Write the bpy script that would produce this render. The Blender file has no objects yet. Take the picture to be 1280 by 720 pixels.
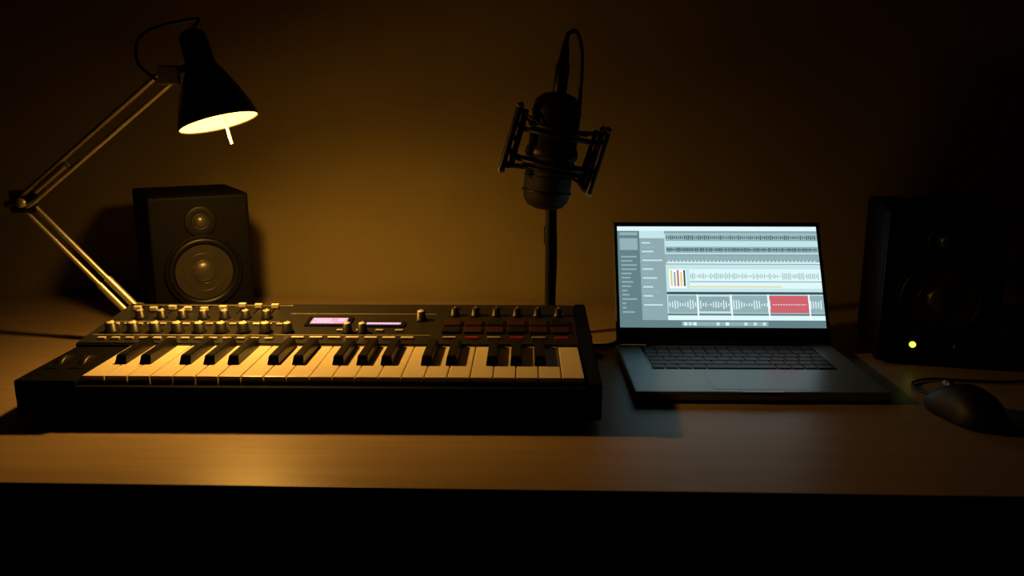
import bpy, bmesh, math, random
from mathutils import Vector, Matrix, Euler
random.seed(4)
sc = bpy.context.scene
try:
    sc.view_settings.view_transform = 'Standard'
except Exception as e:
    print(e)
Z0 = 0.75
R = math.radians

# ---------------------------------------------------------------- materials
def mat(name, col, rough=0.5, metal=0.0, emis=None, es=0.0, var=0.15, scale=60.0, bump=0.0, spec=0.5, coat=0.0):
    m = bpy.data.materials.new(name); m.use_nodes = True
    nt = m.node_tree; b = nt.nodes['Principled BSDF']
    b.inputs['Roughness'].default_value = rough
    b.inputs['Metallic'].default_value = metal
    b.inputs['Specular IOR Level'].default_value = spec
    b.inputs['Coat Weight'].default_value = coat
    tc = nt.nodes.new('ShaderNodeTexCoord')
    n = nt.nodes.new('ShaderNodeTexNoise'); n.inputs['Scale'].default_value = scale
    n.inputs['Detail'].default_value = 4
    nt.links.new(tc.outputs['Object'], n.inputs['Vector'])
    r = nt.nodes.new('ShaderNodeValToRGB')
    r.color_ramp.elements[0].color = (*[c*(1-var) for c in col], 1)
    r.color_ramp.elements[1].color = (*[min(1, c*(1+var)) for c in col], 1)
    r.color_ramp.elements[0].position = .3; r.color_ramp.elements[1].position = .7
    nt.links.new(n.outputs['Fac'], r.inputs['Fac'])
    nt.links.new(r.outputs['Color'], b.inputs['Base Color'])
    if bump > 0:
        bp = nt.nodes.new('ShaderNodeBump'); bp.inputs['Strength'].default_value = bump
        bp.inputs['Distance'].default_value = 0.002
        nt.links.new(n.outputs['Fac'], bp.inputs['Height'])
        nt.links.new(bp.outputs['Normal'], b.inputs['Normal'])
    if emis:
        b.inputs['Emission Color'].default_value = (*emis, 1)
        b.inputs['Emission Strength'].default_value = es
    return m

def wood(name, c1, c2, rough=0.42):
    m = bpy.data.materials.new(name); m.use_nodes = True
    nt = m.node_tree; b = nt.nodes['Principled BSDF']
    tc = nt.nodes.new('ShaderNodeTexCoord')
    mp = nt.nodes.new('ShaderNodeMapping'); mp.inputs['Scale'].default_value = (1.2, 22, 22)
    n = nt.nodes.new('ShaderNodeTexNoise'); n.inputs['Scale'].default_value = 3; n.inputs['Detail'].default_value = 8
    n.inputs['Roughness'].default_value = .6
    nt.links.new(tc.outputs['Object'], mp.inputs['Vector']); nt.links.new(mp.outputs['Vector'], n.inputs['Vector'])
    r = nt.nodes.new('ShaderNodeValToRGB')
    r.color_ramp.elements[0].color = (*c1, 1); r.color_ramp.elements[1].color = (*c2, 1)
    r.color_ramp.elements[0].position = .32; r.color_ramp.elements[1].position = .68
    nt.links.new(n.outputs['Fac'], r.inputs['Fac']); nt.links.new(r.outputs['Color'], b.inputs['Base Color'])
    mr = nt.nodes.new('ShaderNodeMapRange'); mr.inputs['To Min'].default_value = rough-.03; mr.inputs['To Max'].default_value = rough+.06
    nt.links.new(n.outputs['Fac'], mr.inputs['Value']); nt.links.new(mr.outputs['Result'], b.inputs['Roughness'])
    bp = nt.nodes.new('ShaderNodeBump'); bp.inputs['Strength'].default_value = .04; bp.inputs['Distance'].default_value = .001
    nt.links.new(n.outputs['Fac'], bp.inputs['Height']); nt.links.new(bp.outputs['Normal'], b.inputs['Normal'])
    return m

M_wall = mat('wall_paint', (.285, .235, .10), .85, var=.05, scale=8, bump=.1, spec=.2)
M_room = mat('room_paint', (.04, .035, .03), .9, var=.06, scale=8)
M_floor = wood('floor_wood', (.02, .015, .01), (.04, .03, .02), .6)
M_desk = wood('desk_wood', (.29, .205, .13), (.355, .26, .168), .38)
M_black = mat('black_plastic', (.006, .006, .0065), .5, spec=.35)
M_blackm = mat('black_matte', (.0025, .0025, .0025), .8, spec=.08)
M_panel = mat('panel_metal', (.022, .021, .019), .42, .2, scale=200, spec=.35)
M_white = mat('key_ivory', (.78, .70, .56), .3, var=.03)
M_bkey = mat('key_ebony', (.004, .004, .004), .32, spec=.35)
M_knob = mat('knob_rubber', (.007, .007, .007), .4, spec=.4)
M_cap = mat('cap_light', (.7, .66, .56), .4)
M_btn = mat('button_grey', (.45, .42, .36), .45)
M_red = mat('button_red', (.35, .02, .02), .4, emis=(1, .05, .05), es=.03)
M_reddk = mat('pad_dark_red', (.035, .007, .009), .5)
M_lcd = mat('lcd_pink', (.2, .1, .2), .3, emis=(.85, .5, .75), es=.7)
M_lcdt = mat('lcd_text', (.2, .1, .2), .3, emis=(.9, .8, 1), es=.95)
M_chrome = mat('brushed_steel', (.75, .72, .64), .42, .75, scale=300)
M_shade = mat('shade_enamel_black', (.03, .026, .02), .4, .2)
M_shadein = mat('shade_inner_white_glow', (.9, .8, .55), .5, emis=(1, .55, .14), es=.7, var=.02)  # bulb light on the shade's inside is put in as emission
M_bulb = mat('bulb_glow', (1, .9, .6), .3, emis=(1, .68, .26), es=2.6)
M_tipg = mat('bulb_tip_glow', (1, .85, .55), .3, emis=(1, .62, .22), es=.8)
M_cab = mat('speaker_cabinet', (.0022, .0022, .0021), .65, scale=250, bump=.15, spec=.10)
M_baf = mat('speaker_baffle', (.0024, .0023, .0021), .62, spec=.10)
M_cone = mat('speaker_cone', (.020, .018, .014), .45, spec=.35)
M_rub = mat('speaker_rubber', (.003, .003, .003), .42, spec=.25)
M_ring = mat('speaker_ring', (.06, .055, .045), .35, .5)
M_led = mat('led_amber', (.5, .5, .1), .3, emis=(.72, .88, .08), es=1.6)
M_alu = mat('space_grey_aluminium', (.20, .26, .285), .36, .5, scale=400, var=.04)
M_lkey = mat('laptop_key', (.009, .010, .012), .5)
M_bez = mat('laptop_bezel', (.004, .004, .005), .25)
M_grille = mat('mic_grille', (.014, .014, .014), .5, .6, scale=900, var=.6, bump=.6)
M_mic = mat('mic_body', (.009, .009, .009), .42, .4)
M_elas = mat('elastic_cord', (.02, .02, .02), .8)
M_tip = mat('mount_tip', (.25, .24, .22), .4, .5)

def em(name, c, s=1.06):
    return mat(name, (.01, .01, .01), .4, emis=c, es=s, var=.0)
E_bg = em('ui_background', (.52, .75, .78)); E_lt = em('ui_light', (.70, .89, .90)); E_dk = em('ui_dark', (.05, .08, .09))
E_side = em('ui_sidebar', (.12, .21, .23)); E_side2 = em('ui_sidebar_light', (.26, .38, .41)); E_mid = em('ui_mid', (.27, .42, .45))
E_red = em('ui_red_clip', (.58, .12, .15)); E_yel = em('ui_yellow', (.75, .6, .2)); E_wht = em('ui_white', (.88, .98, .96))

# ---------------------------------------------------------------- builder
class B:
    def __init__(s): s.bm = bmesh.new(); s.mats = []
    def mi(s, m):
        if m not in s.mats: s.mats.append(m)
        return s.mats.index(m)
    def _add(s, tmp, m, T=None, smooth=False):
        if T is not None: bmesh.ops.transform(tmp, matrix=T, verts=tmp.verts)
        i = s.mi(m); vm = {}
        for v in tmp.verts: vm[v] = s.bm.verts.new(v.co)
        for f in tmp.faces:
            try:
                nf = s.bm.faces.new([vm[v] for v in f.verts]); nf.material_index = i; nf.smooth = smooth
            except ValueError: pass
        tmp.free()
    def box(s, a, b, m, bev=0.0, T=None, seg=2):
        t = bmesh.new(); bmesh.ops.create_cube(t, size=1)
        a = Vector(a); b = Vector(b); c = (a+b)/2; d = b-a
        for v in t.verts: v.co = Vector((v.co.x*d.x, v.co.y*d.y, v.co.z*d.z))+c
        if bev > 0: bmesh.ops.bevel(t, geom=list(t.edges), offset=bev, segments=seg, affect='EDGES', profile=.6)
        s._add(t, m, T)
    def prism(s, prof, x0, x1, m, bev=0.0):   # prof in (y,z)
        t = bmesh.new()
        A = [t.verts.new((x0, y, z)) for y, z in prof]; C = [t.verts.new((x1, y, z)) for y, z in prof]
        t.faces.new(A); t.faces.new(C[::-1]); n = len(prof)
        for i in range(n): t.faces.new([A[i], C[i], C[(i+1) % n], A[(i+1) % n]][::-1])
        bmesh.ops.recalc_face_normals(t, faces=t.faces)
        if bev > 0: bmesh.ops.bevel(t, geom=list(t.edges), offset=bev, segments=2, affect='EDGES')
        s._add(t, m)
    def lathe(s, prof, m, T=None, n=32, smooth=True):  # (r,z)
        t = bmesh.new(); rings = []
        for r, z in prof:
            if r < 1e-6: rings.append([t.verts.new((0, 0, z))])
            else: rings.append([t.verts.new((r*math.cos(2*math.pi*i/n), r*math.sin(2*math.pi*i/n), z)) for i in range(n)])
        for k in range(len(rings)-1):
            p, q = rings[k], rings[k+1]
            for i in range(n):
                j = (i+1) % n
                if len(p) == 1 and len(q) == 1: continue
                if len(p) == 1: t.faces.new([p[0], q[j], q[i]])
                elif len(q) == 1: t.faces.new([p[i], p[j], q[0]])
                else: t.faces.new([p[i], p[j], q[j], q[i]])
        s._add(t, m, T, smooth)
    def rod(s, p, q, r, m, r2=None, n=14):
        p = Vector(p); q = Vector(q); L = (q-p).length
        T = Matrix.Translation(p) @ (q-p).to_track_quat('Z', 'Y').to_matrix().to_4x4()
        r2 = r if r2 is None else r2
        s.lathe([(0, 0), (r, 0), (r, 1e-5), (r2, L-1e-5), (r2, L), (0, L)], m, T, n)
    def torus(s, R_, r, m, T=None, n=36, k=8):
        t = bmesh.new(); g = []
        for i in range(n):
            a = 2*math.pi*i/n
            g.append([t.verts.new(((R_+r*math.cos(2*math.pi*j/k))*math.cos(a), (R_+r*math.cos(2*math.pi*j/k))*math.sin(a), r*math.sin(2*math.pi*j/k))) for j in range(k)])
        for i in range(n):
            for j in range(k):
                t.faces.new([g[i][j], g[(i+1) % n][j], g[(i+1) % n][(j+1) % k], g[i][(j+1) % k]])
        s._add(t, m, T, True)
    def tube(s, pts, r, m, sub=8, k=8):
        P = [Vector(p) for p in pts]; P = [P[0]*2-P[1]]+P+[P[-1]*2-P[-2]]; C = []
        for i in range(1, len(P)-2):
            for u in range(sub):
                t_ = u/sub; a, b, c, d = P[i-1], P[i], P[i+1], P[i+2]
                C.append(.5*((2*b)+(-a+c)*t_+(2*a-5*b+4*c-d)*t_*t_+(-a+3*b-3*c+d)*t_**3))
        C.append(P[-2]); t = bmesh.new(); rings = []; up = None
        for i, c in enumerate(C):
            d = (C[min(i+1, len(C)-1)]-C[max(i-1, 0)]).normalized()
            if up is None: up = d.orthogonal().normalized()
            up = (up-d*up.dot(d)).normalized(); w = d.cross(up)
            rings.append([t.verts.new(c+r*(up*math.cos(2*math.pi*j/k)+w*math.sin(2*math.pi*j/k))) for j in range(k)])
        for i in range(len(rings)-1):
            for j in range(k): t.faces.new([rings[i][j], rings[i][(j+1) % k], rings[i+1][(j+1) % k], rings[i+1][j]])
        t.faces.new(rings[0][::-1]); t.faces.new(rings[-1])
        s._add(t, m, None, True)
    def obj(s, name, parent=None):
        me = bpy.data.meshes.new(name)
        bmesh.ops.recalc_face_normals(s.bm, faces=s.bm.faces)
        s.bm.to_mesh(me); s.bm.free()
        for m in s.mats: me.materials.append(m)
        o = bpy.data.objects.new(name, me); sc.collection.objects.link(o)
        if parent: o.parent = parent
        return o

def empty(name, loc, rz=0):
    e = bpy.data.objects.new(name, None); e.empty_display_size = .05
    e.location = loc; e.rotation_euler = (0, 0, R(rz)); sc.collection.objects.link(e); return e
Tr = Matrix.Translation
def rotm(a, ax): return Matrix.Rotation(R(a), 4, ax)

# ---------------------------------------------------------------- room
RZ = -1.8
def room(name, a, b, m):
    k = B(); k.box(a, b, m); o = k.obj(name); o.rotation_euler = (0, 0, R(RZ)); return o
WY = 1.785
room('wall_back', (-2.4, WY, 0), (2.4, WY+.1, 2.6), M_wall)
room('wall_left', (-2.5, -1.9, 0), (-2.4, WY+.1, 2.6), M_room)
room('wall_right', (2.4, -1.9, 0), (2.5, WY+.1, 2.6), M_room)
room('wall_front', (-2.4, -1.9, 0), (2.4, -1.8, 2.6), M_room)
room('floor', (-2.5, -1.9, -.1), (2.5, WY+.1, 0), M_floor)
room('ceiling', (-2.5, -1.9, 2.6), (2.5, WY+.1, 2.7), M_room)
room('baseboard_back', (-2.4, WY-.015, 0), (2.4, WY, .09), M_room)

# ---------------------------------------------------------------- desk
desk = empty('desk', (0, 0, 0), RZ)
k = B(); k.box((-1.2, .846, Z0-.03), (1.2, 1.765, Z0), M_desk, .002); k.obj('desk_top', desk)
k = B()
for x in (-1.15, 1.09):
    for y in (.90, 1.66): k.box((x, y, 0), (x+.06, y+.06, Z0-.03), M_blackm, .003)
k.box((-1.15, 1.68, .35), (1.15, 1.70, Z0-.03), M_blackm)
k.box((-1.1, .92, Z0-.10), (1.1, .94, Z0-.03), M_blackm)
k.obj('desk_frame', desk)

# ---------------------------------------------------------------- keyboard synth
syn = empty('midi_keyboard', (-.267, 1.038, Z0), -.9)
k = B()
k.box((-.384, 0, .006), (.384, .342, .036), M_blackm, .004)
k.box((-.384, 0, .03), (.384, .013, .050), M_blackm, .003)
k.box((-.384, 0, .03), (-.3035, .158, .058), M_blackm, .003)
k.prism([(0, .03), (0, .056), (.15, .066), (.342, .0815), (.342, .03)], .3645, .384, M_blackm, .002)
k.prism([(.156, .03), (.156, .064), (.342, .080), (.342, .03)], -.384, .3645, M_panel, .002)
for x in (-.35, .35):
    for y in (.03, .31): k.lathe([(0, 0), (.012, 0), (.012, .01), (0, .01)], M_knob, Tr((x, y, 0)), 16)
for x in (-.362, -.330):
    k.box((x-.009, .05, .055), (x+.009, .12, .0592), M_blackm, .001)
    k.lathe([(0, -.006), (.026, -.006), (.028, -.004), (.028, .004), (.026, .006), (0, .006)], M_knob, Tr((x, .085, .038)) @ rotm(90, 'Y'), 28)
k.obj('body', syn)
k = B(); x0 = -.301; pw = .663/22
for i in range(22):
    k.box((x0+i*pw+.0007, .014, .036), (x0+(i+1)*pw-.0007, .157, .0605), M_white, .0012)
k.obj('white_keys', syn)
k = B()
for i in range(21):
    if i % 7 in (0, 1, 3, 4, 5):
        sh = {0: -.002, 1: .002, 3: -.003, 4: 0, 5: .003}[i % 7]
        c = x0+(i+1)*pw+sh; w = .0085
        t = bmesh.new()
        bot = [(-w, .062, .058), (w, .062, .058), (w, .157, .058), (-w, .157, .058)]
        top = [(-w*.75, .069, .073), (w*.75, .069, .073), (w*.75, .157, .073), (-w*.75, .157, .073)]
        A = [t.verts.new(p) for p in bot]; C = [t.verts.new(p) for p in top]
        t.faces.new(A[::-1]); t.faces.new(C)
        for j in range(4): t.faces.new([A[j], A[(j+1) % 4], C[(j+1) % 4], C[j]])
        bmesh.ops.bevel(t, geom=list(t.edges), offset=.0012, segments=2, affect='EDGES')
        k._add(t, M_bkey, Tr((c, 0, 0)))
k.obj('black_keys', syn)
# panel coordinate frame
sl = math.atan2(.016, .186)
def PT(x, y): return Tr((x, y, .064+(y-.156)*math.tan(sl)+.0002)) @ Matrix.Rotation(sl, 4, 'X')
k = B()
def knob(x, y, r=.009, h=.015, cap=M_cap):
    T = PT(x, y)
    k.lathe([(0, 0), (r*1.25, 0), (r*1.25, .002), (r, .003), (r*.85, h), (0, h)], M_knob, T, 20)
    k.lathe([(0, h-.0005), (r*.68, h-.0005), (r*.68, h+.0006), (0, h+.0006)], cap, T, 16)
    k.box((-.0008, r*.1, h), (.0008, r*.85, h+.0012), M_cap, 0, T)
for i in range(8): knob(-.352+i*.034, .204, .0092)
for i in range(7): knob(-.335+i*.034, .268, .0078, .013, M_btn)
knob(-.08, .204, .008); knob(.012, .204, .0075); knob(.035, .204, .0075); knob(.118, .262, .008)
for i in range(9):
    x = -.355+i*.028; T = PT(x, .31)
    k.box((-.0012, -.02, 0), (.0012, .02, .0006), M_blackm, 0, T)
    yy = random.uniform(-.013, .013)
    k.box((-.006, yy-.0035, .001), (.006, yy+.0035, .008), M_cap, .001, T)
for i in range(15):
    k.box((-.0055, -.0028, 0), (.0055, .0028, .003), M_btn if i % 3 else M_cap, .0008, PT(-.36+i*.0185, .236))
for i in range(13):
    k.box((-.006, -.003, 0), (.006, .003, .003), M_btn, .0008, PT(-.352+i*.021, .173))
for i in range(7):
    k.box((-.0095, -.003, 0), (.0095, .003, .003), M_cap, .0008, PT(-.058+i*.0275, .178))
for i in range(4):
    k.box((-.006, -.003, 0), (.006, .003, .003), M_btn, .0008, PT(.0+i*.03, .210))
# silk-screened section outlines
for (a, b, c, d) in [(-.375, -.105, .190, .1912), (-.375, -.105, .2495, .2507), (-.375, -.105, .331, .3322), (-.098, .14, .290, .2912), (-.098, .14, .192, .1932)]:
    k.box((a, -.0006, 0), (b, .0006, .0003), M_btn, 0, PT(0, (c+d)/2))
k.obj('panel_controls', syn)
k = B()
T = PT(-.026, .25); k.box((-.036, -.02, 0), (.036, .02, .0025), M_bez, .001, T); k.box((-.028, -.013, .0026), (.028, .013, .003), M_lcd, 0, T)
for r_ in range(3):
    for c in range(9):
        if random.random() < .75: k.box((-.025+c*.0056, -.009+r_*.007, .003), (-.021+c*.0056, -.006+r_*.007, .0033), M_lcdt, 0, T)
T = PT(.062, .238); k.box((-.034, -.011, 0), (.034, .011, .0025), M_bez, .001, T); k.box((-.027, -.004, .0026), (.027, .004, .003), M_lcd, 0, T)
for c in range(9): k.box((-.025+c*.0056, -.002, .003), (-.021+c*.0056, .002, .0033), M_lcdt, 0, T)
k.obj('displays', syn)
k = B()
for c in range(6):
    for r_ in range(2):
        k.box((-.0135, -.0125, 0), (.0135, .0125, .004), M_reddk if (c+r_) % 3 else M_knob, .0015, PT(.170+c*.0335, .212+r_*.031))
    k.box((-.010, -.0025, 0), (.010, .0025, .003), M_red if c % 2 else M_btn, .0008, PT(.170+c*.0335, .180))
    knob(.170+c*.0335, .285, .007, .012, M_reddk)
    k.box((-.006, -.0025, 0), (.006, .0025, .003), M_reddk, .0008, PT(.170+c*.0335, .318))
k.obj('drum_pads', syn)

# ---------------------------------------------------------------- speakers
def speaker(loc, rz, led):
    e = empty('studio_monitor_speaker', loc, rz)
    w, d, h = .0885, .2, .251
    k = B(); k.box((-w, .006, .004), (w, d, h), M_cab, .006, seg=3)
    k.box((-w+.002, 0, .006), (w-.002, .012, h-.002), M_baf, .004)
    for x in (-.065, .065):
        for y in (.03, .17): k.lathe([(0, 0), (.008, 0), (.008, .005), (0, .005)], M_knob, Tr((x, y, 0)), 12)
    k.box((-.05, -.0005, .016), (.05, .002, .026), M_blackm, .0004)
    k.obj('cabinet', e)
    F = rotm(90, 'X')  # local z -> -y
    def at(x, z): return Tr((x, 0, z)) @ F
    k = B()
    T = at(0, .111)
    k.lathe([(.068, -.001), (.068, .003), (.064, .0045), (.0625, .003)], M_baf, T, 48)
    k.lathe([(.0630, .002), (.060, .006), (.056, .0065), (.052, .003), (.050, -.0005)], M_rub, T, 48)
    k.obj('woofer_surround', e)
    k = B()
    k.lathe([(.0505, .0042), (.040, .0036), (.021, .0030)], M_cone, T, 48)
    k.torus(.0345, .0006, M_ring, T @ Tr((0, 0, .0036)))
    k.lathe([(.021, .0028), (.019, .0055), (.014, .0085), (.007, .0105), (0, .011)], M_ring, T, 32)
    k.torus(.0212, .0009, M_ring, T @ Tr((0, 0, .0034)))
    k.obj('woofer_cone', e)
    k = B(); T = at(0, .203)
    k.lathe([(.028, -.001), (.028, .0015), (.026, .0022), (.016, .0012), (.013, .001)], M_rub, T, 40)
    k.torus(.0135, .0014, M_cone, T @ Tr((0, 0, .002)))
    k.lathe([(.0125, .001), (.011, .004), (.007, .007), (0, .0085)], M_ring, T, 28)
    k.obj('tweeter', e)
    k = B()
    T = at(-.035, .036)
    k.lathe([(0, 0), (.005, 0), (.005, .002), (.0035, .003), (0, .003)], led, T, 16)
    k.obj('power_led', e)
    k = B()
    k.lathe([(0, 0), (.009, 0), (.008, .010), (0, .010)], M_knob, at(.03, .036), 20)
    k.obj('volume_knob', e)
    return e
speaker((-.562, 1.505, Z0), 30, M_rub)
speaker((.672, 1.280, Z0), -14, M_led)

# ---------------------------------------------------------------- laptop
lap = empty('laptop', (.352, 1.118, Z0), -.8)
W = .180
k = B()
k.box((-W, 0, .0012), (W, .238, .0155), M_alu, .004, T=None, seg=3)
for x in (-.16, .16):
    for y in (.02, .22): k.lathe([(0, 0), (.007, 0), (.007, .0025), (0, .0025)], M_knob, Tr((x, y, 0)), 12)
k.box((-.065, .012, .0150), (.065, .088, .0158), M_alu, .0001)
k.box((-.03, -.0005, .011), (.03, .004, .0158), M_bez, .0005)
k.obj('base', lap)
k = B()
k.box((-.142, .104, .0150), (.142, .224, .0157), M_bez, 0)
yy = .107
for ri, n in enumerate([10, 11, 12, 13, 14, 14]):
    hgt = .0185 if ri < 5 else .012
    if ri == 0:
        xs = [-.139, -.119, -.099, -.077, -.055, .052, .074, .094, .114, .139]
    else:
        edge = [0, .030, .024, .018, .0, .0][ri]
        e_ = -.139+edge; e2 = .139-edge*.8
        xs = [-.139]+([e_] if edge else []) + [e_+(e2-e_)*i/(n-1) for i in range(1, n-1)]+([e2] if edge else [])+[.139]
        if not edge: xs = [-.139+.278*i/n for i in range(n+1)]
    for a, b in zip(xs[:-1], xs[1:]):
        k.box((a+.001, yy+.001, .0155), (b-.001, yy+hgt-.001, .017), M_lkey, .0005)
    yy += hgt+.0012
k.obj('keys', lap)
# lid
lid = Tr((0, .236, .0175)) @ rotm(-29.5, 'X')   # lid plane: x, z up, y thickness
LH = .219
k = B()
k.box((-W, 0, 0), (W, .006, LH), M_alu, .0025, lid)
k.box((-W+.002, -.0008, .002), (W-.002, .001, LH-.002), M_bez, .0003, lid)
k.rod((-.13, .238, .0145), (.13, .238, .0145), .006, M_bez)
k.obj('lid', lap)
k = B()
SX0, SX1, SZ0, SZ1 = -.173, .173, .028, .210
def ui(a, b, c, d, m, l=0):   # a..c horizontal, b..d from top
    y = -.0010-.00012*(l+1)
    x_0 = SX0+(SX1-SX0)*a; x_1 = SX0+(SX1-SX0)*c
    z_0 = SZ1-(SZ1-SZ0)*d; z_1 = SZ1-(SZ1-SZ0)*b
    t = bmesh.new(); vs = [t.verts.new(p) for p in [(x_0, y, z_0), (x_1, y, z_0), (x_1, y, z_1), (x_0, y, z_1)]]
    t.faces.new(vs); k._add(t, m, lid)
ui(0, 0, 1, 1, E_bg)
ui(0, 0, 1, .045, E_lt, 1)
ui(0, .045, .11, 1, E_side, 1)
ui(.11, .12, .235, .93, E_side2, 1)
ui(.01, .06, .10, .09, E_mid, 2); ui(.01, .12, .10, .24, E_mid, 2)
for i in range(14): ui(.015, .30+i*.042, .03+random.random()*.07, .315+i*.042, E_mid, 2)
for i in range(16): ui(.12, .16+i*.044, .14+random.random()*.08, .175+i*.044, E_mid if i % 2 else E_bg, 2)
ui(.235, .045, 1, .075, E_side2, 1)
for row, (y0, y1, n) in enumerate([(.09, .135, 75), (.215, .255, 95)]):
    ui(.24, y0-.01, 1, y1+.012, E_mid, 1)
    for i in range(n):
        x = .245+i*.75/n; hh = random.uniform(.3, 1)*(y1-y0)/2; c = (y0+y1)/2
        ui(x, c-hh, x+.005, c+hh, E_dk, 2)
ui(.235, .28, 1, .385, E_side2, 1)
ui(.24, .30, 1, .335, E_mid, 2); ui(.24, .36, 1, .375, E_lt, 2)
for i in range(40): ui(.25+i*.0185, .345, .258+i*.0185, .356, E_lt, 3)
ui(.25, .43, .335, .62, E_wht, 1)
for i in range(5): ui(.257+i*.016, .44+.02*(i % 2), .266+i*.016, .60, (E_yel, E_mid, E_red, E_yel, E_dk)[i], 2)
ui(.35, .43, 1, .62, E_lt, 1)
for i in range(70):
    h_ = random.uniform(.005, .035); x = .355+i*.0091; ui(x, .50-h_, x+.004, .50+h_, E_mid, 2)
ui(.35, .55, 1, .56, E_mid, 2); ui(.35, .60, .8, .61, E_yel, 2)
ui(.235, .655, 1, .68, E_dk, 1)
ui(.24, .69, .38, .86, E_mid, 1); ui(.385, .69, .545, .86, E_bg, 2); ui(.39, .70, .54, .845, E_side2, 3)
ui(.55, .69, .725, .86, E_mid, 1); ui(.735, .69, .925, .86, E_red, 2); ui(.745, .775, .915, .782, E_lt, 3)
ui(.93, .69, 1, .86, E_mid, 1)
for i in range(60):
    h_ = random.uniform(.004, .045); x = .245+i*.0125; ui(x, .78-h_, x+.005, .78+h_, E_lt if not .735 < x < .925 else E_red, 4)
for x in (.38, .545, .727, .925): ui(x, .68, x+.007, .93, E_wht, 4)
ui(.235, .865, 1, .885, E_side, 2); ui(.235, .885, 1, .93, E_lt, 2)
ui(0, .93, 1, 1, E_side, 3); ui(.3, .945, .72, .985, E_side2, 4)
for i in range(18): ui(.31+i*.0225, .95, .327+i*.0225, .98, random.choice([E_lt, E_mid, E_bg, E_mid]), 5)
k.obj('screen', lap)

# ---------------------------------------------------------------- desk lamp
lamp = empty('desk_lamp', (0, 0, Z0))
base = Vector((-.650, 1.411, 0)); elb = Vector((-.815, 1.40, .250)); hd = Vector((-.505, 1.275, .452))
k = B()
k.lathe([(0, 0), (.026, 0), (.026, .012), (.018, .018), (.010, .022), (.010, .05), (0, .05)], M_shade, Tr(base), 28)
k.obj('base_mount', lamp)
k = B()
def side(p, q):
    d = (q-p).normalized(); n = d.cross(Vector((0, 1, 0))).normalized(); return n
b0 = base+Vector((0, 0, .055))
n1 = side(b0, elb)
for o in (-.009, .009):
    k.rod(b0+n1*o, elb+n1*o, .0042, M_chrome)
d = (elb-b0)
for o in (-.009, .009):
    k.rod(b0+n1*o*1.0+d*.03, b0+n1*o+d*.3, .0062, M_chrome, n=12)
k.lathe([(0, -.016), (.017, -.016), (.017, .016), (0, .016)], M_chrome, Tr(b0) @ rotm(90, 'X'), 24)
n2 = side(elb, hd)
for o in (-.010, .010):
    k.rod(elb+n2*o, hd+n2*o, .0042, M_chrome)
k.rod(elb+Vector((-.03, 0, -.005)), elb+Vector((.03, 0, .012)), .006, M_shade)
k.box(elb+Vector((-.022, -.004, -.018)), elb+Vector((.022, .004, .02)), M_shade, .003)
k.lathe([(0, -.012), (.008, -.012), (.008, .012), (0, .012)], M_chrome, Tr(elb) @ rotm(90, 'X'), 20)
k.box(hd+Vector((-.016, -.004, -.014)), hd+Vector((.016, .004, .014)), M_chrome, .003)
k.rod(elb+(hd-elb)*.1, elb+(hd-elb)*.32, .006, M_chrome, n=12)
k.obj('arms', lamp)
# shade
ax = Vector((.27, -.12, -.95)).normalized()
rim = Vector((-.440, 1.285, .383))
q = (-ax).to_track_quat('Z', 'Y').to_matrix().to_4x4()   # local +z = up along shade
S = Tr(rim) @ q
SA = lambda v: S @ Vector(v)
k = B()
outp = [(.0590, 0), (.0585, .006), (.053, .024), (.043, .048), (.032, .070), (.024, .084), (.0215, .092), (.0205, .128), (.017, .136), (.010, .141), (0, .142)]
k.lathe(outp, M_shade, S, 48)
k.torus(.0588, .0012, M_shade, S, 48)
k.obj('shade', lamp)
k = B()
k.lathe([(.0577, .001), (.0573, .006), (.0515, .024), (.0415, .047), (.0305, .068), (.020, .081), (0, .083)], M_shadein, S, 48)
k.obj('shade_reflector', lamp)
k = B()
k.lathe([(0, .082), (.012, .080), (.014, .064), (.022, .046), (.025, .034), (.022, .021), (.013, .013), (0, .010)], M_bulb, S, 28)
k.obj('bulb', lamp)
k = B()
tp = SA((0, 0, .014)); k.rod(tp+Vector((.010, 0, 0)), tp+Vector((.022, -.004, -.045)), .0024, M_tipg, .0020)
k.obj('bulb_tip', lamp)
k = B()
k.rod(hd, SA((-.02, 0, .10)), .006, M_chrome)
k.tube([SA((0, 0, .140)), SA((-.02, 0, .160)), hd+Vector((-.03, 0, .06)), hd+Vector((-.045, .0, .02)), hd+Vector((-.02, .004, -.008))], .0024, M_black)
k.obj('head_joint', lamp)

L = bpy.data.lights.new('lamp_light', 'SPOT'); L.energy = 11.5; L.color = (1, .485, .08); L.shadow_soft_size = .016
L.spot_size = R(172); L.spot_blend = 1.0
lo = bpy.data.objects.new('lamp_light', L); sc.collection.objects.link(lo); lo.parent = lamp
lo.location = SA((0, 0, -.016))
lo.rotation_euler = Vector((.24, .10, -.96)).to_track_quat('-Z', 'Y').to_euler()
L = bpy.data.lights.new('bulb_spill', 'POINT'); L.energy = 1.2; L.color = (1, .485, .08); L.shadow_soft_size = .018
lo = bpy.data.objects.new('bulb_spill', L); sc.collection.objects.link(lo); lo.parent = lamp
lo.location = SA((0, 0, -.020))

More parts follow.
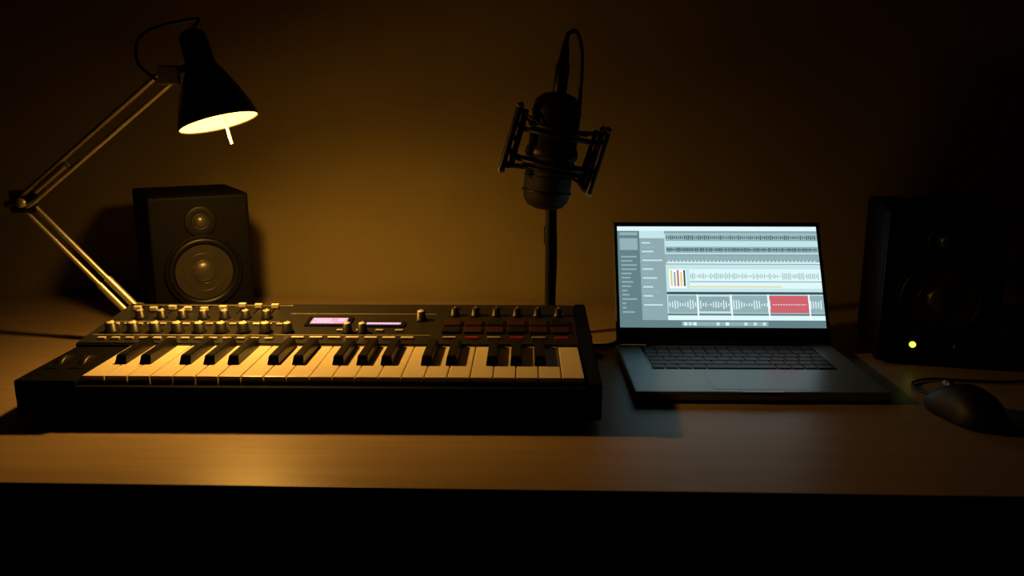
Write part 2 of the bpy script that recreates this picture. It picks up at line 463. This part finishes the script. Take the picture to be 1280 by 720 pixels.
# ---------------------------------------------------------------- microphone
mic = empty('studio_microphone', (.066, 1.465, Z0))
k = B()
k.lathe([(0, 0), (.070, 0), (.070, .006), (.062, .011), (.014, .015), (.010, .03), (0, .03)], M_blackm, None, 40)
k.rod((0, 0, .01), (0, 0, .285), .0075, M_black)
k.rod((0, 0, .17), (0, 0, .20), .010, M_black)
k.rod((0, 0, .27), (0, 0, .30), .012, M_black)
k.rod((0, .012, .29), (0, -.012, .29), .010, M_black)
k.obj('stand', mic)
T = Tr((-.012, -.06, .238)) @ rotm(7, 'Y')
k = B()
k.lathe([(0, 0), (.018, .001), (.030, .006), (.037, .016), (.0395, .03), (.0395, .085)], M_grille, T, 40)
k.torus(.0398, .0022, M_mic, T @ Tr((0, 0, .03)))
k.torus(.0398, .0016, M_mic, T @ Tr((0, 0, .055)))
k.lathe([(.041, .085), (.044, .09), (.043, .100), (.040, .104), (.040, .165), (.037, .178), (.026, .188), (.012, .192), (0, .192)], M_mic, T, 40)
k.torus(.040, .0018, M_mic, T @ Tr((0, 0, .16)))
k.torus(.041, .0018, M_mic, T @ Tr((0, 0, .125)))
k.obj('mic_body', mic)
k = B()
k.lathe([(0, .188), (.0095, .188), (.0115, .195), (.0115, .235), (.009, .24), (.0065, .262), (.004, .275), (0, .275)], M_mic, T, 20)
top = T @ Vector((0, 0, .272))
k.tube([top, top+Vector((.004, 0, .013)), top+Vector((.018, .01, .015)), top+Vector((.027, .02, -.015)), top+Vector((.027, .03, -.07)), top+Vector((.022, .045, -.13)), (.012, .012, .27), (.011, .009, .15), (.012, .01, .03), (.05, .08, .004), (.05, .2, .004)], .0036, M_black)
k.obj('cable', mic)
k = B(); T2 = Tr((.004, -.06, .336)) @ rotm(11, 'Y')
for z in (-.034, .034):
    k.torus(.047, .0034, M_mic, T2 @ Tr((0, 0, z)))
    k.torus(.060, .0034, M_mic, T2 @ Tr((0, 0, z*.7)))
Q = lambda r, z, aa: T2 @ Vector((r*math.cos(R(aa)), r*math.sin(R(aa)), z))
for a0 in (0, 180):
    zz = .004 if a0 else -.004
    rt, rb = (.076, .088) if a0 else (.084, .074)
    hT, hB = (.054, -.048) if a0 else (.050, -.052)
    for da in (-24, 24):
        a = a0+da
        k.rod(Q(rt, hT+zz, a), Q(rb, hB+zz, a), .0052, M_mic)
        k.rod(Q(rt-.012, hT-.002+zz, a), Q(rb-.016, hB+.008+zz, a), .0046, M_mic)
        for f in (.06, .28, .5, .72, .94):
            z = hT+(hB-hT)*f; r_ = rt+(rb-rt)*f
            k.rod(Q(r_-.015, z+zz, a), Q(r_+.001, z+zz, a), .0036, M_mic, n=8)
        k.rod(Q(.058, .024, a), Q(rt-.010, .024+zz, a), .004, M_mic); k.rod(Q(.058, -.024, a), Q(rb-.012, -.024+zz, a), .004, M_mic)
        k.rod(Q(rt-.004, hT+.004+zz, a), Q(rt+.004, hT-.001+zz, a), .0055, M_tip, n=10); k.rod(Q(rb-.004, hB+zz, a), Q(rb+.004, hB-.004+zz, a), .0050, M_tip, n=10)
        for sg in (-1, 1):
            rr, zq = (rt, hT-.004) if sg > 0 else (rb, hB+.004)
            for tt in (-34, 0, 34):
                k.rod(Q(rr, zq+zz, a), Q(.047, sg*.034, a+tt), .0018, M_elas, n=6)
    for z, r_ in ((hT-.003, rt-.002), (hB+.003, rb-.003)):
        k.rod(Q(r_, z+zz, a0-24), Q(r_, z+zz, a0+24), .004, M_mic, n=10)
for z in (-.034, .034):
    for a in range(0, 360, 60): k.rod(Q(.036, z, a), Q(.048, z, a), .003, M_mic, n=8)
k.rod((0, -.0, .29), T2 @ Vector((0, .060, -.024)), .006, M_mic)
k.obj('shock_mount', mic)

# ---------------------------------------------------------------- mouse
mo = empty('computer_mouse', (.604, 1.060, Z0+.0005), 14)
t = bmesh.new(); bmesh.ops.create_uvsphere(t, u_segments=40, v_segments=24, radius=1)
for v in t.verts:
    x, y, z = v.co
    sx = .037*(1-.12*math.exp(-((y+.0)**2)*6)); 
    zz = max(z, -.35)
    top_ = .040*(1-.22*(y*.9+.1)**2) if z > 0 else .018
    if y > 0: top_ *= (1-.25*y)
    v.co = Vector((math.copysign(abs(x)**.85, x)*sx, math.copysign(abs(y)**.88, y)*.060, zz*top_+.0063+.0002))
k = B(); k._add(t, M_black, None, True); k.obj('shell', mo)
k = B(); k.lathe([(0, -.004), (.011, -.004), (.012, -.002), (.012, .002), (.011, .004), (0, .004)], M_ring, Tr((0, .033, .030)) @ rotm(90, 'Y'), 24)
k.obj('scroll_wheel', mo)
k = B()
k.tube([(0, .054, .014), (.002, .075, .009), (.012, .105, .003), (.03, .135, .0025), (.07, .142, .0025), (.12, .12, .0025), (.19, .10, .0025), (.27, .12, .0025), (.33, .2, .0025)], .002, M_black)
k.obj('mouse_cable', mo)

# cable between synth and laptop
k = B()
z = Z0+.0035
k.tube([(.150, 1.33, z), (.135, 1.345, z), (.118, 1.36, z), (.13, 1.39, z), (.17, 1.40, z), (.19, 1.44, z), (.20, 1.52, z), (.22, 1.68, z)], .003, M_black)
k.obj('usb_cable')

# ---------------------------------------------------------------- world, camera
w = bpy.data.worlds.new('world'); sc.world = w; w.use_nodes = True
w.node_tree.nodes['Background'].inputs[0].default_value = (.02, .014, .006, 1)
w.node_tree.nodes['Background'].inputs[1].default_value = .3
cam = bpy.data.cameras.new('camera'); cam.lens = 36*1050/1280; cam.sensor_width = 36; cam.clip_start = .01
co = bpy.data.objects.new('camera', cam); sc.collection.objects.link(co)
co.location = (0, 0, Z0+.41); co.rotation_euler = (R(90-12.35), 0, 0)
sc.camera = co
